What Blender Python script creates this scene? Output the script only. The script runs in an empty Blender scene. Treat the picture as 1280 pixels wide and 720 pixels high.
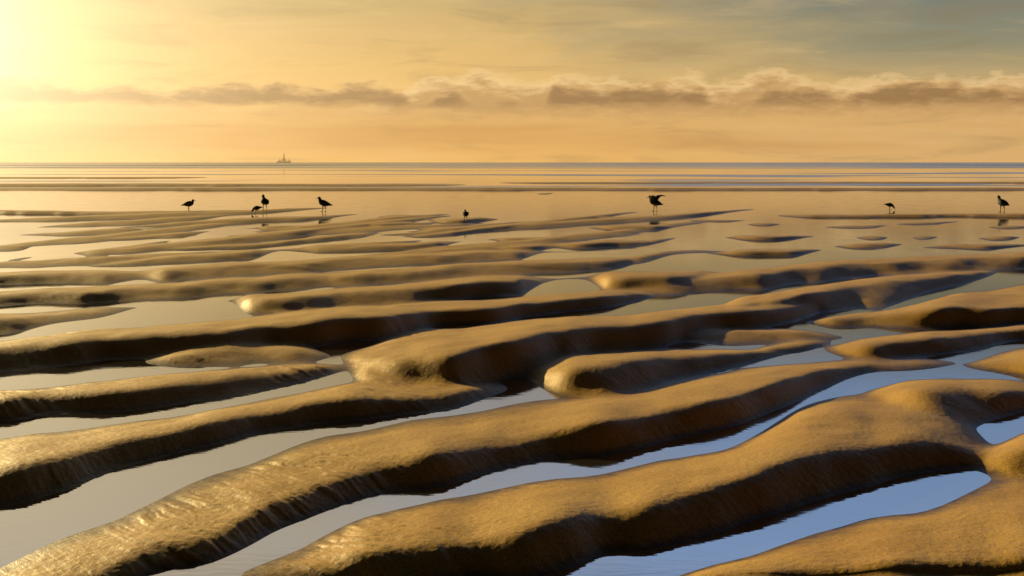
import bpy, math, random
import numpy as np
from mathutils import Vector
scene=bpy.context.scene
scene.view_settings.view_transform='Standard'
try: scene.view_settings.look='None'
except Exception: pass
scene.view_settings.exposure=0
F=1778.0; HC=1.2; VH=203.0; FH=F*HC
SUN_AZ=math.radians(-34.0); SUN_EL=math.radians(13.0)   # azimuth from +Y toward +X

# ---------------------------------------------------------------- camera
cam=bpy.data.cameras.new("camera"); co=bpy.data.objects.new("camera",cam); scene.collection.objects.link(co)
co.location=(0,0,HC); co.rotation_euler=(math.radians(90),0,0)
cam.sensor_width=36; cam.lens=F/1280*36; cam.shift_y=-(360-VH)/1280
cam.clip_start=0.05; cam.clip_end=60000
scene.camera=co

# ---------------------------------------------------------------- noise
def _h(ix,iy,s):
    n=(ix*374761393+iy*668265263+s*1274126177)&0xffffffff
    n=((n^(n>>13))*1274126177)&0xffffffff
    n=n^(n>>16)
    return (n&0xffff)/65535.0*2*np.pi
def noise2(x,y,s=0):
    x=np.asarray(x,float); y=np.asarray(y,float)
    fx=np.floor(x); fy=np.floor(y); ix=fx.astype(np.int64); iy=fy.astype(np.int64)
    dx=x-fx; dy=y-fy
    def g(i,j):
        a=_h(ix+i,iy+j,s); return np.cos(a)*(dx-i)+np.sin(a)*(dy-j)
    sx=dx*dx*dx*(dx*(dx*6-15)+10); sy=dy*dy*dy*(dy*(dy*6-15)+10)
    a=g(0,0); b=g(1,0); c=g(0,1); d=g(1,1)
    return ((a+(b-a)*sx)*(1-sy)+(c+(d-c)*sx)*sy)*1.5
def fbm(x,y,s=0,o=3):
    r=0; a=1
    for i in range(o):
        r=r+a*noise2(x*2**i,y*2**i,s+i*17); a*=0.5
    return r
def sstep(a,b,x):
    t=np.clip((x-a)/(b-a),0,1); return t*t*(3-2*t)

# ---------------------------------------------------------------- terrain grid
CS=1.25
cols=np.concatenate([np.arange(-900,-60,6.0),np.arange(-60,1340,CS),np.arange(1340,2180,6.0)])
rows=np.concatenate([[203.08,203.3,203.8,204.5,205.5],np.arange(206.5,250,0.3),np.arange(250,340,0.45),np.arange(340,740,0.85),np.arange(740,1300,5.0)])
D=FH/(rows-VH)
NR,NC=len(rows),len(cols)
X=(cols[None,:]-640)/F*D[:,None]; Y=np.repeat(D[:,None],NC,1)
BASE=-0.007
Z=BASE+0.0035*fbm(X*0.9,Y*0.5,5,3)*np.clip(30/Y,0.0,1)
Z=np.minimum(Z,-0.0015)

RID=[]
def R(pts,hs=1.0,wob=1.0,hmax=0.17,dn=0):
    if dn: pts=[(u,a,b,max(c-dn,b+6)) for (u,a,b,c) in pts]
    RID.append((pts,hs,wob,hmax))

# (u, v_far, v_crest, v_near)
R([(760,742,775,810),(900,695,755,800),(1000,668,735,790),(1100,641,728,780),(1200,612,722,780),(1280,592,716,775)],hmax=.10)
R([(300,703,718,735),(370,680,708,740),(450,644,694,745),(550,619,680,738),(650,601,660,724),(760,585,636,704),(850,571,616,688),(920,558,600,668),(970,526,586,652),(1010,501,574,640),(1060,486,562,622),(1120,476,552,604),(1180,500,558,592),(1250,560,578,594)],hmax=.100,dn=8)
R([(1188,566,573,582),(1240,556,567,592),(1285,536,560,603),(1340,520,550,600)])
R([(-60,735,790,830),(0,702,770,810),(100,656,722,760),(180,622,694,722),(260,582,674,706),(330,556,636,668),(400,538,610,648),(480,526,582,616),(600,513,560,598),(700,497,540,578),(800,484,522,560),(880,466,504,547),(950,456,488,524),(1010,449,470,494),(1080,447,459,471),(1180,446,454,462)],hmax=.100,dn=5)
R([(0,545,590,634),(100,532,564,602),(200,521,542,573),(300,503,521,546),(400,484,505,532),(450,474,501,526),(500,469,498,520),(560,464,495,515),(620,466,484,498)],dn=3)
R([(438,432,446,464),(500,415,454,486),(560,407,448,484),(610,402,428,472),(700,393,413,456),(780,387,404,440),(850,380,397,424),(950,372,387,408),(1030,368,381,396)])
R([(440,440,462,478),(475,452,474,490),(520,464,484,500)],hs=.8)
R([(655,456,464,480),(700,443,462,495),(760,437,453,499),(830,435,446,484),(900,434,443,464),(980,438,442,448)])
R([(0,485,501,527),(100,475,490,518),(190,465,479,506),(300,457,467,496),(380,453,462,482),(430,455,460,470)],dn=3)
R([(178,449,453,462),(240,435,442,463),(310,428,434,462),(380,429,436,458),(415,440,444,450)])
R([(0,424,436,463),(100,413,427,456),(250,398,413,439),(400,382,400,432),(450,377,395,425),(560,370,386,406),(700,363,376,393),(800,358,369,379)])
R([(0,388,397,419),(200,373,383,406),(400,358,367,389),(600,345,355,374),(780,335,345,365),(880,333,344,360)])
R([(0,362,369,384),(200,350,358,376),(400,338,345,362),(600,327,333,349),(780,318,324,338)])
R([(0,338,344,356),(180,333,340,356),(330,325,330,345),(500,316,321,335),(700,309,314,326),(850,304,308,317)])
# right side
R([(780,361,364,370),(850,346,353,372),(950,332,341,363),(1050,323,331,351),(1200,316,323,341),(1280,312,320,337)])
R([(868,398,401,405),(920,368,382,405),(1000,352,365,396),(1100,343,352,388),(1160,338,347,367),(1240,334,340,350)])
R([(1000,397,401,409),(1100,388,394,413),(1160,374,387,412),(1200,360,384,408),(1280,349,383,407),(1330,345,380,404)])
R([(815,416,419,424),(900,408,413,433),(980,408,413,435),(1060,418,422,428)])
R([(1040,428,435,447),(1090,418,429,450),(1160,411,422,447),(1220,408,416,438),(1280,405,413,428)])
R([(1205,452,456,462),(1250,436,452,468),(1290,428,450,474)])
R([(1090,480,490,512),(1140,473,487,535),(1190,470,486,545),(1230,471,487,526),(1290,476,490,510)])
R([(930,437,441,447),(1000,426,431,441),(1040,424,429,434)])
# far sand bars
R([(-900,234.2,235.4,237.9),(2200,234.2,235.4,237.9)],wob=.5)
R([(-600,229,231,233.9),(100,229,230.6,233.6),(560,230,231,232.6)],wob=.9)
R([(640,227.5,228.2,229.6),(1000,227,227.8,229.2),(1500,227,228,229.6)],wob=.8)
R([(-300,221,221.7,222.8),(250,221,221.6,222.2)],wob=.6)
R([(980,268,270,273),(1150,267,269,272),(1400,266,268,272)])
R([(0,262,264,267),(120,264,266,269),(330,262,264,267)])
# isolated lens-shaped bars in the open wet flat
for (a,b,v,dk) in [(905,1020,296,7),(1030,1115,283,4),(1070,1110,297,6),(1140,1175,296,7),(1222,1275,298,6),(735,850,284,7),(640,705,278,6),(1120,1200,279,3),(860,930,276,3),(935,975,280,4),(1235,1290,284,4),(672,690,242,1.5),(1130,1180,281,3),(730,800,272,2.5),(880,1030,314,9),(1040,1130,307,7),(1150,1280,308,7)]:
    m_=a+(b-a)*(.38+.03*(int(v*7)%8)); t=(b-a)*.012; hw=(b-a)*.22
    R([(a,v+t-1,v+t,v+t+1),(m_-hw,v-dk*.45,v-.2,v+dk*.8),(m_+hw,v-dk*.5,v-.4,v+dk*.8),(b,v-t-1,v-t,v-t+1)],wob=1.3)
rnd=random.Random(11)
def scat(n,u0,u1,v0,v1,l0,l1,tk,tilt,cap=9e9,lf=1.0):
    for i in range(n):
        v=v0+(v1-v0)*((i+rnd.random())/n); k=(v-VH)/100.0
        L=min(cap,rnd.uniform(l0,l1)*(0.6+0.5*k)); uc=rnd.uniform(u0,u1)
        lit=lf*rnd.uniform(3,5)*tk*k+0.8; dk=rnd.uniform(5,9)*tk*k+0.8
        t=tilt*min(k,1.6)*rnd.uniform(.4,1.4)
        P=[]
        for q in range(5):
            a=q/4; e=math.sin(math.pi*(0.12+0.76*a)); vv=v-t*(a-.5)*L+rnd.uniform(-1,1)*k*1.5
            P.append((uc+(a-.5)*L,vv-lit*e,vv,vv+dk*e))
        R(P,wob=1.2)
scat(8,150,740,276,318,300,640,1.1,.09,lf=.6)
scat(7,80,560,268,300,200,480,1.0,.08,lf=.5)
scat(5,-100,200,268,335,150,300,1.0,.08,lf=.5)
scat(4,620,860,290,345,120,220,1.2,.06,lf=.8)
scat(4,380,640,268,285,50,120,.8,.0)
for sx in (-1,1):
    scat(12,(-800 if sx<0 else 1620),(-420 if sx<0 else 2000),272,420,250,380,1.1,.10,380)
scat(8,1640,2000,420,700,250,320,1.3,.12,400)
scat(8,-800,-330,560,760,200,320,1.3,.12,330)

def smooth(a,n):
    if n<2: return a
    k=np.hanning(n+2)[1:-1]; k/=k.sum()
    p=np.pad(a,(n,n),mode='edge'); return np.convolve(p,k,'same')[n:-n]
for ri,(pts,hs,wob,hmax) in enumerate(RID):
    P=np.array(pts,float)
    def ext(p,q,du,damp=.75):
        s=(p[1:]-q[1:])/(p[0]-q[0]); 
        return np.concatenate([[p[0]+du],p[1:]+s*du*damp])
    if P[0,0]==0: P=np.vstack([ext(P[0],P[1],-420)[None],P])
    if P[-1,0]>=1280 and P[-1,0]<1345 and P[-1,1]>300: P=np.vstack([P,ext(P[-1],P[-2],380,.6)[None]])
    P[:,2]=np.maximum(P[:,2],P[:,1]+1); P[:,3]=np.maximum(P[:,3],P[:,2]+1)
    P[:,1]=np.maximum(P[:,1],212)
    span=P[-1,0]-P[0,0]
    u0,u1=P[0,0]-0.02*span,P[-1,0]+0.02*span
    uu=np.arange(u0,u1+1,2.0)
    nsm=max(3,int(min(34,span*0.07)))
    vf=smooth(np.interp(uu,P[:,0],P[:,1]),nsm); vc=smooth(np.interp(uu,P[:,0],P[:,2]),nsm); vn=smooth(np.interp(uu,P[:,0],P[:,3]),nsm)
    wl=60+70*np.clip((vc.mean()-VH)/300,0,1)
    am=wob*0.010*(vc-VH)
    w0=fbm(uu/wl/1.5,0*uu+ri*7.3,3,2)
    lit=(vc-vf); dk=(vn-vc)
    fz=np.clip((vc-400)/160,0,1)
    mz=sstep(262,290,vc)*(1-sstep(380,440,vc))
    wa=am*w0*(1.0+.7*mz)
    vc2=vc+wa+ np.minimum(lit,dk)*(.14+.14*fz)*noise2(uu/wl*1.1,0*uu+ri*3.1+.5,9)+ np.minimum(lit,dk)*0.06*fz*noise2(uu/wl*5,0*uu+ri*3.1+.5,19)
    vf2=vf+wa+ lit*0.18*noise2(uu/wl*1.1,0*uu+ri*5.7+.2,10)+am*.25*noise2(uu/wl*4,0*uu+ri*2.7+.2,20)
    vn2=vn+wa+ dk*0.18*fbm(uu/wl*1.1,0*uu+ri*9.1+.7,12,2)+am*.35*fz*noise2(uu/wl*5,0*uu+ri*1.7+.2,21)
    e=np.minimum(uu-u0,u1-uu); el=min(80,0.33*span)
    tp=np.sqrt(np.clip(1-(1-np.clip(e/el,0,1))**2,0,1))
    brk=1-.85*mz*sstep(.22,.5,noise2(uu/wl/1.7,0*uu+ri*6.3+.4,77))
    tp=tp*brk
    tw=0.2+0.8*tp
    vf2=vc2-(vc2-vf2)*tw*(1-.22*mz); vn2=vc2+(vn2-vc2)*tw
    Ac=FH/(vc2-VH); An=FH/(vn2-VH); Af=FH/(vf2-VH)
    H=(Ac-An)/(1.35+.45*fz+Ac/HC)*hs
    H=np.minimum(H,np.maximum(Af-Ac,0.01)*(1.6-.62*fz)*HC/Ac)
    H=np.minimum(H,hmax)
    H=np.clip(smooth(H,35),0.002,hmax)*tp*(1+(.05+.10*fz)*noise2(uu/wl*1.6,0*uu+ri*4.4,33))
    Dc=Ac*(1-H/HC)
    ci=np.where((cols>u0)&(cols<u1))[0]
    if len(ci)==0: continue
    g=lambda a: np.interp(cols[ci],uu,a)
    Dfc,Dcc,Dnc,Hc=g(Af),g(Dc),g(An),g(H)
    r=np.where((D<Dfc.max())&(D>Dnc.min()))[0]
    if len(r)==0: continue
    r0,r1=r[0],r[-1]+1; c0,c1=ci[0],ci[-1]+1
    d=D[r0:r1,None]
    s=np.clip((Dfc[None]-d)/np.maximum(Dfc-Dcc,1e-4)[None],0,1)
    t=np.clip((d-Dnc[None])/np.maximum(Dcc-Dnc,1e-4)[None],0,1)
    pf=s*(1.35-0.35*s*s)
    pn=0.6*t+0.4*t*t*(3-2*t)
    p=np.where(s<1,pf,pn)
    h=BASE+(Hc[None]-BASE)*p
    z=Z[r0:r1,c0:c1]; k=0.012*p+1e-6
    m=np.maximum(z,h)+np.maximum(k-np.abs(z-h),0)**2/(4*k)
    Z[r0:r1,c0:c1]=np.where(p>0,m,z)

def gblur(A,sg,axis):
    n=int(sg*2.6)+1; k=np.exp(-0.5*(np.arange(-n,n+1)/sg)**2); k/=k.sum()
    out=np.zeros_like(A); L=A.shape[axis]
    pad=[(0,0),(0,0)]; pad[axis]=(n,n); B=np.pad(A,pad,mode='edge')
    for i,kk in enumerate(k):
        out+=kk*(B[i:i+L] if axis==0 else B[:,i:i+L])
    return out
Zs=gblur(gblur(Z,1.4,0),3,1)
Zm=gblur(gblur(Z,3.5,0),6,1)
Zl=gblur(gblur(Z,7.5,0),9,1)
rv=rows[:,None]
a=sstep(370,480,rv); b_=sstep(500,640,rv)
Z0=gblur(Z,2,1)
Z=Z0*(1-sstep(262,330,rv))+Zs*sstep(262,330,rv)
Z=Z*(1-a)+Zm*a
Z=Z*(1-b_)+Zl*b_
Z-=0.002*sstep(300,420,rv)+.0015*sstep(268,290,rv)*(1-sstep(400,440,rv))
# natural relief: lumps, drainage rills, grain
up=sstep(0.0,0.035,Z); near=np.clip(14/Y,0,1)
Z+=up*near*(0.009*fbm(X*1.8,Y*1.3,31,3)+0.0015*noise2(X*7,Y*5,37))
ang=math.radians(32)
rx=X*math.cos(ang)+Y*math.sin(ang); ry=-X*math.sin(ang)+Y*math.cos(ang)
wx=rx+0.06*noise2(X*3,Y*2,44)+.012*noise2(X*14,Y*9,46)+.18*ry
rill=noise2(wx*20,ry*1.8,51)+0.55*noise2(wx*43,ry*3.2,52)
mask=sstep(-0.25,0.40,fbm(X*0.9+3,Y*0.7,61,2))
mask=0.14+0.86*mask*sstep(0.7,-0.6,X*0.6)
flank=sstep(0.10,0.05,Z)*0.6+.4
band=sstep(0.0,0.02,Z)
Z+=band*mask*flank*np.clip(9/Y,0,1)*sstep(14,8,Y)*0.0052*rill
Z+=band*np.clip(7/Y,0,1)*0.0008*fbm(X*38,Y*30,71,2)

verts=np.stack([X,Y,Z],-1).reshape(-1,3).astype(np.float32)
idx=np.arange(NR*NC).reshape(NR,NC)
q=np.stack([idx[1:,:-1],idx[1:,1:],idx[:-1,1:],idx[:-1,:-1]],-1).reshape(-1,4)
me=bpy.data.meshes.new("sand_flat")
me.vertices.add(len(verts)); me.vertices.foreach_set("co",verts.ravel())
me.loops.add(q.size); me.loops.foreach_set("vertex_index",q.ravel().astype(np.int32))
me.polygons.add(len(q)); me.polygons.foreach_set("loop_start",np.arange(0,q.size,4,dtype=np.int32))
me.polygons.foreach_set("loop_total",np.full(len(q),4,dtype=np.int32))
me.polygons.foreach_set("use_smooth",np.ones(len(q),dtype=bool))
me.update(calc_edges=True)
sand=bpy.data.objects.new("rippled_sand",me); scene.collection.objects.link(sand)

# ---------------------------------------------------------------- node helper
class NT:
    def __init__(s,t): s.t=t; s.n=t.nodes; s.l=t.links
    def new(s,ty,**k):
        x=s.n.new(ty)
        for a,b in k.items(): setattr(x,a,b)
        return x
    def put(s,sock,v):
        if isinstance(v,bpy.types.NodeSocket): s.l.new(v,sock)
        elif v is not None: sock.default_value=v
    def m(s,op,a,b=None,c=None,clamp=False):
        x=s.new('ShaderNodeMath',operation=op,use_clamp=clamp)
        s.put(x.inputs[0],a); s.put(x.inputs[1],b)
        if c is not None: s.put(x.inputs[2],c)
        return x.outputs[0]
    def ss(s,v,a,b,o0=0.0,o1=1.0):
        x=s.new('ShaderNodeMapRange',interpolation_type='SMOOTHSTEP')
        s.put(x.inputs[0],v); s.put(x.inputs[1],a); s.put(x.inputs[2],b); s.put(x.inputs[3],o0); s.put(x.inputs[4],o1)
        return x.outputs[0]
    def mix(s,f,a,b,mode='MIX'):
        x=s.new('ShaderNodeMix',data_type='RGBA',blend_type=mode)
        s.put(x.inputs[0],f); s.put(x.inputs[6],a if isinstance(a,bpy.types.NodeSocket) else (*a,1)); s.put(x.inputs[7],b if isinstance(b,bpy.types.NodeSocket) else (*b,1))
        return x.outputs[2]
    def noise(s,vec,scale,detail=3,rough=.5,dist=0):
        x=s.new('ShaderNodeTexNoise'); s.put(x.inputs['Vector'],vec)
        x.inputs['Scale'].default_value=scale; x.inputs['Detail'].default_value=detail; x.inputs['Roughness'].default_value=rough; x.inputs['Distortion'].default_value=dist
        return x.outputs['Fac']
    def mapv(s,vec,sc=(1,1,1),rot=(0,0,0),loc=(0,0,0)):
        x=s.new('ShaderNodeMapping'); s.put(x.inputs[0],vec); x.inputs[1].default_value=loc; x.inputs[2].default_value=rot; x.inputs[3].default_value=sc
        return x.outputs[0]
    def comb(s,a,b,c):
        x=s.new('ShaderNodeCombineXYZ'); s.put(x.inputs[0],a); s.put(x.inputs[1],b); s.put(x.inputs[2],c); return x.outputs[0]
def mat(name):
    m=bpy.data.materials.new(name); m.use_nodes=True; m.node_tree.nodes.clear(); return m,NT(m.node_tree)
def finish(T,sh):
    o=T.new('ShaderNodeOutputMaterial'); T.l.new(sh,o.inputs[0])

# sand material
m,T=mat("wet_sand")
geo=T.new('ShaderNodeNewGeometry'); pos=geo.outputs['Position']
sep=T.new('ShaderNodeSeparateXYZ'); T.l.new(pos,sep.inputs[0])
big=T.noise(pos,1.7,2,.55); fine=T.noise(pos,150,1,.7); mid=T.noise(pos,20,2,.6)
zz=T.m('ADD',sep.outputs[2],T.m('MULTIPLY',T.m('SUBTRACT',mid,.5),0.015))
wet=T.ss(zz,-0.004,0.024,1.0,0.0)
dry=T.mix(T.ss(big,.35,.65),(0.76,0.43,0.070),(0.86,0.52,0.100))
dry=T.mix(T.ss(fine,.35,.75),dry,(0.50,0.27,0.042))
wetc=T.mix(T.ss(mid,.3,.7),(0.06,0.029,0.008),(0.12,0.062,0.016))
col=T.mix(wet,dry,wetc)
b=T.new('ShaderNodeBsdfPrincipled'); T.l.new(col,b.inputs['Base Color'])
T.put(b.inputs['Roughness'],T.m('ADD',T.m('MULTIPLY',wet,-0.12),T.m('ADD',.48,T.m('MULTIPLY',mid,.14))))
b.inputs['IOR'].default_value=1.38
b.inputs['Specular Tint'].default_value=(1.0,.70,.30,1)
st=T.noise(T.mapv(T.mapv(pos,(1,1,1),(0,0,-math.radians(32))),(22,2.8,3)),1.6,2,.6)
hgt=T.m('ADD',T.m('MULTIPLY',fine,.0015),T.m('ADD',T.m('MULTIPLY',mid,.003),T.m('MULTIPLY',st,.003)))
bp=T.new('ShaderNodeBump'); bp.inputs['Strength'].default_value=.8; bp.inputs['Distance'].default_value=1.0
T.l.new(hgt,bp.inputs['Height']); T.l.new(bp.outputs[0],b.inputs['Normal'])
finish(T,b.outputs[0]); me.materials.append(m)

# shallow tidal water
m,T=mat("tidal_water")
geo=T.new('ShaderNodeNewGeometry'); pos=geo.outputs['Position']
b=T.new('ShaderNodeBsdfPrincipled')
b.inputs['Base Color'].default_value=(0.045,0.04,0.035,1); b.inputs['IOR'].default_value=5.0
w1=T.noise(T.mapv(pos,(1.0,.5,1)),2.2,2,.5); T.put(b.inputs['Roughness'],T.ss(w1,.3,.75,.015,.08))
r1=T.noise(T.mapv(pos,(6,16,1),(0,0,.3)),1.3,2,.5)
bp=T.new('ShaderNodeBump'); bp.inputs['Strength'].default_value=.08; bp.inputs['Distance'].default_value=.005
T.l.new(r1,bp.inputs['Height']); T.l.new(bp.outputs[0],b.inputs['Normal'])
finish(T,b.outputs[0]); wm=m
# open sea
m,T=mat("sea_water")
geo=T.new('ShaderNodeNewGeometry'); pos=geo.outputs['Position']
sep=T.new('ShaderNodeSeparateXYZ'); T.l.new(pos,sep.inputs[0])
ly=T.m('LOGARITHM',T.m('MAXIMUM',sep.outputs[1],1.0),2.718)
az=T.m('DIVIDE',sep.outputs[0],T.m('MAXIMUM',sep.outputs[1],1.0))
band=T.noise(T.comb(T.m('MULTIPLY',az,2.2),T.m('MULTIPLY',ly,5.0),0),1.0,3,.6)
far=T.ss(ly,5.4,6.1)
rough=T.m('ADD',T.m('MULTIPLY',T.ss(band,.52,.60),.40),T.m('MULTIPLY',far,.30),clamp=True)
b=T.new('ShaderNodeBsdfPrincipled'); b.inputs['IOR'].default_value=1.9
T.l.new(T.mix(far,(0.06,0.05,0.035),(0.08,0.062,0.04)),b.inputs['Base Color'])
b.inputs['Specular Tint'].default_value=(1,.88,.68,1)
T.put(b.inputs['Roughness'],T.m('ADD',.04,T.m('MULTIPLY',rough,.45)))
wv=T.noise(T.mapv(pos,(.25,1.1,1)),1.0,2,.65)
bp=T.new('ShaderNodeBump'); bp.inputs['Distance'].default_value=.5
T.put(bp.inputs['Strength'],T.m('MULTIPLY',rough,.42)); T.l.new(wv,bp.inputs['Height']); T.l.new(bp.outputs[0],b.inputs['Normal'])
finish(T,b.outputs[0]); sm_=m
def plane(name,x0,x1,y0,y1,mt):
    me=bpy.data.meshes.new(name); me.from_pydata([(x0,y0,0),(x1,y0,0),(x1,y1,0),(x0,y1,0)],[],[(0,1,2,3)])
    o=bpy.data.objects.new(name,me); me.materials.append(mt); scene.collection.objects.link(o); return o
plane("tidal_water",-400,400,1.5,66,wm)
plane("sea",-26000,26000,66,26000,sm_)

# ---------------------------------------------------------------- mesh tools
def loft(V,Fc,path,rad,n=10,up=Vector((0,0,1))):
    base=len(V); P=[Vector(p) for p in path]; N=len(P)
    for i,p in enumerate(P):
        t=(P[min(i+1,N-1)]-P[max(i-1,0)]).normalized()
        s=t.cross(up); 
        if s.length<1e-3: s=t.cross(Vector((0,1,0)))
        s.normalize(); w=s.cross(t).normalized()
        a,b_=rad[i] if isinstance(rad[i],tuple) else (rad[i],rad[i])
        for k in range(n):
            th=2*math.pi*k/n; V.append(tuple(p+s*a*math.cos(th)+w*b_*math.sin(th)))
    for i in range(N-1):
        for k in range(n):
            k2=(k+1)%n; Fc.append((base+i*n+k,base+i*n+k2,base+(i+1)*n+k2,base+(i+1)*n+k))
    Fc.append(tuple(base+k for k in range(n))[::-1]); Fc.append(tuple(base+(N-1)*n+k for k in range(n)))
def mkobj(name,V,Fc,mt,parent=None,smooth_=True):
    me=bpy.data.meshes.new(name); me.from_pydata(V,[],Fc); me.update()
    for p in me.polygons: p.use_smooth=smooth_
    o=bpy.data.objects.new(name,me); me.materials.append(mt); scene.collection.objects.link(o)
    if parent: o.parent=parent
    return o
def simple(name,c1,c2,sc,r,thin=0):
    m,T=mat(name); tc=T.new('ShaderNodeTexCoord')
    b=T.new('ShaderNodeBsdfPrincipled'); T.l.new(T.mix(T.ss(T.noise(tc.outputs['Object'],sc,3,.6),.4,.6),c1,c2),b.inputs['Base Color'])
    b.inputs['Roughness'].default_value=r
    if thin: b.inputs['Alpha'].default_value=1-thin
    finish(T,b.outputs[0]); return m
feather=simple("dark_feathers",(0.018,0.014,0.011),(0.05,0.038,0.028),30,.75)
belly=simple("bill_and_legs",(0.10,0.045,0.02),(0.05,0.025,0.015),40,.5)

def bird(u,v,px,heading,pose):
    d=FH/(v-VH); x=(u-640)/F*d
    S=(px*.9/F*d)/0.36
    e=bpy.data.objects.new("wading_bird",None); scene.collection.objects.link(e)
    V=[];Fc=[]
    if pose=='feed':
        body=[(-.20,0,.235),(-.15,0,.225),(-.08,0,.21),(0,0,.20),(.07,0,.19),(.12,0,.17),(.15,0,.14),(.17,0,.105),(.185,0,.085),(.20,0,.07)]
        bill=[(.195,0,.075),(.225,0,.04),(.25,0,.005)]
    elif pose=='tuck':
        body=[(-.20,0,.17),(-.15,0,.18),(-.08,0,.19),(0,0,.20),(.07,0,.215),(.11,0,.24),(.115,0,.265),(.12,0,.285),(.14,0,.295),(.16,0,.292)]
        bill=[(.155,0,.292),(.19,0,.283),(.225,0,.270)]
    else:
        body=[(-.20,0,.155),(-.15,0,.17),(-.08,0,.19),(0,0,.21),(.07,0,.235),(.105,0,.275),(.115,0,.31),(.125,0,.335),(.145,0,.345),(.168,0,.34)]
        bill=[(.162,0,.34),(.20,0,.328),(.24,0,.312)]
    rad=[(.022,.006),(.045,.024),(.070,.060),(.084,.080),(.074,.074),(.048,.050),(.034,.036),(.035,.038),(.034,.036),(.012,.014)]
    loft(V,Fc,body,rad,12)
    for s in (-1,1):
        if pose=='wings':
            loft(V,Fc,[(.03,s*.05,.24),(.02,s*.10,.30),(-.02,s*.17,.36),(-.08,s*.26,.37),(-.15,s*.34,.35)],[(.07,.014),(.075,.012),(.065,.010),(.045,.007),(.01,.003)],8,up=Vector((0,-s*.6,1)))
        else:
            zo=0.02 if pose=='feed' else 0
            loft(V,Fc,[(.07,s*.062,.225-zo),(.0,s*.080,.215),(-.08,s*.068,.195+zo),(-.16,s*.038,.175+zo*2),(-.235,s*.012,.158+zo*3)],[(.014,.034),(.016,.050),(.014,.040),(.010,.022),(.003,.005)],8)
    mkobj("body",V,Fc,feather,e)
    V=[];Fc=[]
    loft(V,Fc,bill,[(.009,.011),(.006,.007),(.002,.0025)],6)
    for s in (-1,1):
        fx=.03*s
        loft(V,Fc,[(.0,s*.03,.17),(.01+fx*.4,s*.032,.13),(-.008+fx*.8,s*.032,.085),(.0+fx,s*.032,.004)],[.026,.013,.009,.007],6)
        for a in (-.5,0,.5):
            loft(V,Fc,[(fx,s*.032,.005),(fx+.045*math.cos(a),s*.032+.045*math.sin(a),.003)],[.005,.002],5)
    mkobj("bill_and_legs",V,Fc,belly,e)
    ci=int(np.argmin(abs(cols-u))); rr=int(np.argmin(abs(D-d)))
    e.location=(x,d,max(0.0,float(Z[rr,ci]))); e.rotation_euler=(0,0,heading); e.scale=(S,S,S)
    return e
pi=math.pi
bird(236,265,18,pi*.22,'tuck'); bird(321,267,14,pi*.9,'feed'); bird(331,265.5,21,pi*.65,'stand')
bird(405,264.5,20,pi*.9,'stand'); bird(582,279,17,pi*.55,'tuck'); bird(819,264,21,pi*.85,'wings')
bird(1112,262.5,13,pi*.05,'feed'); bird(1253,265,22,pi*.6,'stand')

# ---------------------------------------------------------------- ship on the horizon
hull=simple("hull_with_painted_haze",(0.34,0.23,0.14),(0.44,0.30,0.18),.1,.7,thin=.72)  # distance haze put into the material: lightened brown, mostly see-through
def ship(u,dist,L,H):
    e=bpy.data.objects.new("cargo_ship",None); scene.collection.objects.link(e)
    V=[];Fc=[]
    loft(V,Fc,[(-L/2,0,H*.10),(-L*.44,0,H*.1),(-L*.2,0,H*.09),(L*.25,0,H*.09),(L*.42,0,H*.12),(L*.5,0,H*.17)],[(3,H*.08),(6,H*.11),(7,H*.11),(7,H*.11),(5,H*.12),(.6,H*.08)],8)
    mkobj("hull",V,Fc,hull,e)
    V=[];Fc=[]
    def box(x0,x1,y,z0,z1):
        b0=len(V)
        for z,k in((z0,1),(z1,.92)):
            for xx,yy in((x0,-y*k),(x1,-y*k),(x1,y*k),(x0,y*k)): V.append((xx,yy,z))
        for f in((0,1,5,4),(1,2,6,5),(2,3,7,6),(3,0,4,7),(4,5,6,7)): Fc.append(tuple(b0+i for i in f))
    box(-L*.12,L*.12,5,H*.18,H*.34); box(-L*.07,L*.06,4,H*.341,H*.46); box(-L*.34,-L*.24,3,H*.18,H*.26)
    mkobj("superstructure",V,Fc,hull,e,smooth_=False)
    V=[];Fc=[]
    loft(V,Fc,[(0,0,H*.4),(0,0,H*.7),(0,0,H)],[1.6,1.1,.5],6)
    loft(V,Fc,[(-L*.06,0,H*.72),(L*.06,0,H*.72)],[.6,.6],5)
    loft(V,Fc,[(-L*.29,0,H*.2),(-L*.29,0,H*.5)],[.9,.5],5)
    loft(V,Fc,[(L*.33,0,H*.15),(L*.33,0,H*.42)],[.9,.5],5)
    mkobj("mast",V,Fc,hull,e)
    e.location=((u-640)/F*dist,dist,0); return e
ship(355,3000,30,22)

# ---------------------------------------------------------------- sky
w=bpy.data.worlds.new("World"); scene.world=w; w.use_nodes=True
try:
    w.cycles.sampling_method='MANUAL'; w.cycles.sample_map_resolution=512
except Exception: pass
T=NT(w.node_tree); T.n.clear()
tc=T.new('ShaderNodeTexCoord'); dirv=tc.outputs['Generated']
sep=T.new('ShaderNodeSeparateXYZ'); T.l.new(dirv,sep.inputs[0]); dx,dy,dz=sep.outputs
az=T.m('ARCTAN2',dx,dy); el=T.m('ARCSINE',dz)
nish=T.new('ShaderNodeTexSky',sky_type='NISHITA'); nish.sun_disc=False
nish.sun_elevation=SUN_EL; nish.sun_rotation=SUN_AZ; nish.dust_density=3; nish.altitude=0
def ramp(v,stops):
    x=T.new('ShaderNodeValToRGB'); T.put(x.inputs[0],v); cr=x.color_ramp
    while len(cr.elements)<len(stops): cr.elements.new(.5)
    for e_,(p,c) in zip(cr.elements,stops): e_.position=p; e_.color=(*c,1)
    return x.outputs[0]
def lin(r,g,b_): return tuple(((c/255)/12.92 if c/255<.04045 else ((c/255+.055)/1.055)**2.4) for c in (r,g,b_))
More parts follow.
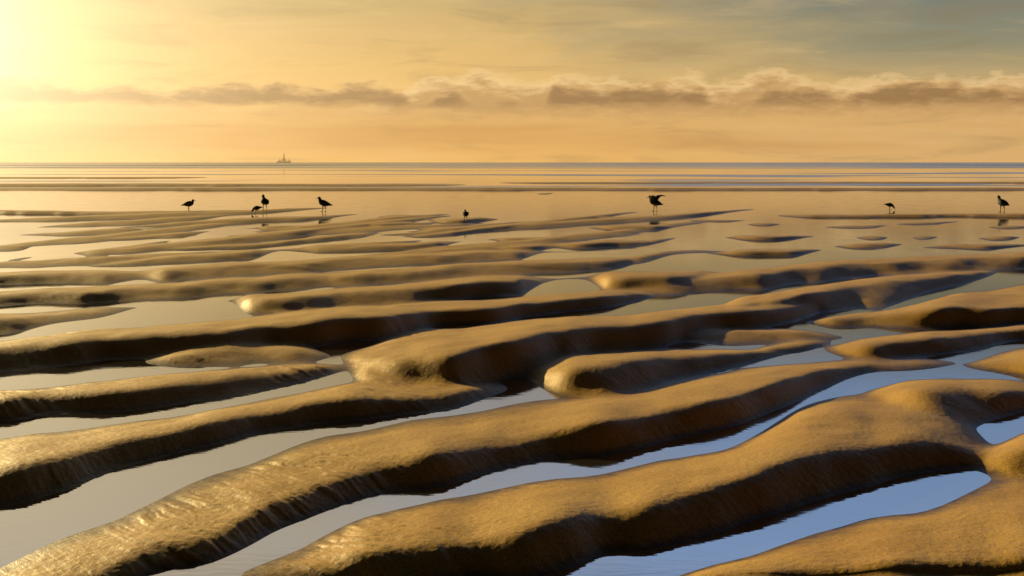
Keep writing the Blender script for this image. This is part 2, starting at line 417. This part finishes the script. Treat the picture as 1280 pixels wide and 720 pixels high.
elr=T.m('DIVIDE',T.m('MAXIMUM',el,0),1.5708)
deg=lambda d:d/90
warm=ramp(elr,[(0,lin(230,176,98)),(deg(1.2),lin(218,166,94)),(deg(2.8),lin(230,184,110)),(deg(4.5),lin(216,176,108)),(deg(6.5),lin(192,164,108)),(deg(9),lin(208,188,150)),(deg(15),lin(218,206,186)),(deg(19),lin(110,110,108)),(deg(27),lin(34,33,33)),(1,lin(12,12,13))])
cool=ramp(elr,[(0,lin(216,170,108)),(deg(2.0),lin(218,176,114)),(deg(3.2),lin(190,162,112)),(deg(4.6),lin(142,138,112)),(deg(6.5),lin(118,124,114)),(deg(9),lin(150,184,232)),(deg(15.5),lin(165,202,255)),(deg(19.5),lin(84,100,132)),(deg(27),lin(31,33,40)),(1,lin(12,12,13))])
skyv=T.comb(T.m('MULTIPLY',az,1.0),T.m('MULTIPLY',el,3.2),0)
veil=T.noise(T.mapv(skyv,(1,1,1),(0,0,.35)),7,4,.55,.4)
azn=T.m('ADD',az,T.m('MULTIPLY',T.m('SUBTRACT',veil,.5),.42))
azn=T.m('ADD',azn,T.ss(el,.12,.22,0.0,.13))
base=T.mix(T.ss(azn,-.08,.30),warm,cool)
veil2=T.noise(T.mapv(skyv,(1,2.2,1),(0,0,.2)),10,4,.6,.6)
low=T.ss(el,.17,.12)
base=T.mix(T.m('MULTIPLY',low,T.m('MULTIPLY',T.ss(veil2,.5,.72),.24)),base,lin(232,194,134))
base=T.mix(T.m('MULTIPLY',low,T.m('MULTIPLY',T.ss(veil2,.5,.3),.30)),base,lin(140,118,84))
sd=Vector((math.sin(SUN_AZ)*math.cos(SUN_EL),math.cos(SUN_AZ)*math.cos(SUN_EL),math.sin(SUN_EL)))
gv=Vector((math.sin(math.radians(-21.5))*math.cos(math.radians(4.8)),math.cos(math.radians(-21.5))*math.cos(math.radians(4.8)),math.sin(math.radians(4.8))))
dt=T.new('ShaderNodeVectorMath',operation='DOT_PRODUCT'); T.l.new(dirv,dt.inputs[0]); dt.inputs[1].default_value=gv
ang_=T.m('ARCCOSINE',T.m('MINIMUM',dt.outputs['Value'],.999999))
g1=T.m('EXPONENT',T.m('MULTIPLY',ang_,-1/math.radians(5.4)))
g2=T.m('EXPONENT',T.m('MULTIPLY',ang_,-1/math.radians(11)))
def cloudrow(col,e0,hgt,seed,gate0,gate1,dark,light,op,sx,bias=None,gs=9,ed=.18):
    f=T.noise(T.comb(T.m('MULTIPLY',az,58),T.m('MULTIPLY',el,190),seed),1,4,.6,.2)
    t1=T.noise(T.comb(T.m('MULTIPLY',az,sx),0,seed+3.3),1,2,.55)
    g=T.noise(T.comb(T.m('MULTIPLY',az,gs),0,seed+9.1),1,1,.5)
    if bias: g=T.m('ADD',g,T.ss(az,bias[0],bias[1],bias[2],bias[3]))
    gate=T.ss(g,gate0,gate1)
    top=T.m('ADD',e0,T.m('MULTIPLY',gate,T.m('MULTIPLY',t1,hgt*1.9)))
    top=T.m('ADD',top,T.m('MULTIPLY',T.m('SUBTRACT',f,.5),hgt*.85))
    dep=T.m('SUBTRACT',top,el)
    den=T.ss(dep,0,hgt*ed)
    bot=T.ss(T.m('ADD',el,T.m('MULTIPLY',T.m('SUBTRACT',f,.5),hgt*.5)),e0-hgt*.30,e0+hgt*.20)
    den=T.m('MULTIPLY',T.m('MULTIPLY',den,bot),T.m('MULTIPLY',gate,op))
    sh=T.m('ADD',T.ss(dep,0,hgt*.65),T.m('MULTIPLY',T.m('SUBTRACT',f,.5),.9),clamp=True)
    c=T.mix(sh,light,dark)
    return T.mix(den,col,c)
rd=lambda v:(VH-v)/F
base=cloudrow(base,rd(150),.022,2.0,.25,.45,lin(206,158,98),lin(226,184,124),.5,5,ed=.4)
base=cloudrow(base,rd(139),.026,7.7,.32,.50,lin(188,146,94),lin(242,206,146),.85,15,(-.12,.06,-.12,.13),ed=.26)
base=cloudrow(base,rd(130),.0145,21.4,.42,.54,lin(150,114,74),lin(214,170,110),.88,22,(-.02,.3,.06,.0),16,ed=.33)
hz=T.noise(T.comb(T.m('MULTIPLY',az,5),T.m('MULTIPLY',el,70),3),1,2,.5)
hb=T.m('MULTIPLY',T.m('MULTIPLY',T.ss(el,rd(196),rd(178)),T.ss(el,rd(148),rd(162))),T.ss(hz,.3,.7))
base=T.mix(T.m('MULTIPLY',hb,.6),base,lin(200,146,82))
glow=T.mix(1.0,base,T.mix(1.0,(1.10,0.94,0.62),T.comb(g1,g1,g1),'MULTIPLY'),'ADD')
glow=T.mix(1.0,glow,T.mix(1.0,(0.34,0.22,0.07),T.comb(g2,g2,g2),'MULTIPLY'),'ADD')
fdn=T.m('ADD',T.m('MULTIPLY',dx,-.17),T.m('MULTIPLY',dy,.985))
back=T.ss(fdn,.25,.86,.03,1.0)
glow=T.mix(1.0,glow,T.comb(back,back,back),'MULTIPLY')
nb=T.mix(1.0,nish.outputs[0],(0.0015,0.0015,0.0015),'MULTIPLY')
fin=T.mix(1.0,glow,nb,'ADD')
bg=T.new('ShaderNodeBackground'); T.l.new(fin,bg.inputs[0]); bg.inputs[1].default_value=1.0
o=T.new('ShaderNodeOutputWorld'); T.l.new(bg.outputs[0],o.inputs[0])

# ---------------------------------------------------------------- sun
sl=bpy.data.lights.new("sun",'SUN'); sl.energy=5; sl.angle=math.radians(.6); sl.color=(1.0,.78,.36)
so=bpy.data.objects.new("sun",sl); scene.collection.objects.link(so)
so.rotation_euler=(-sd).to_track_quat('-Z','Y').to_euler()
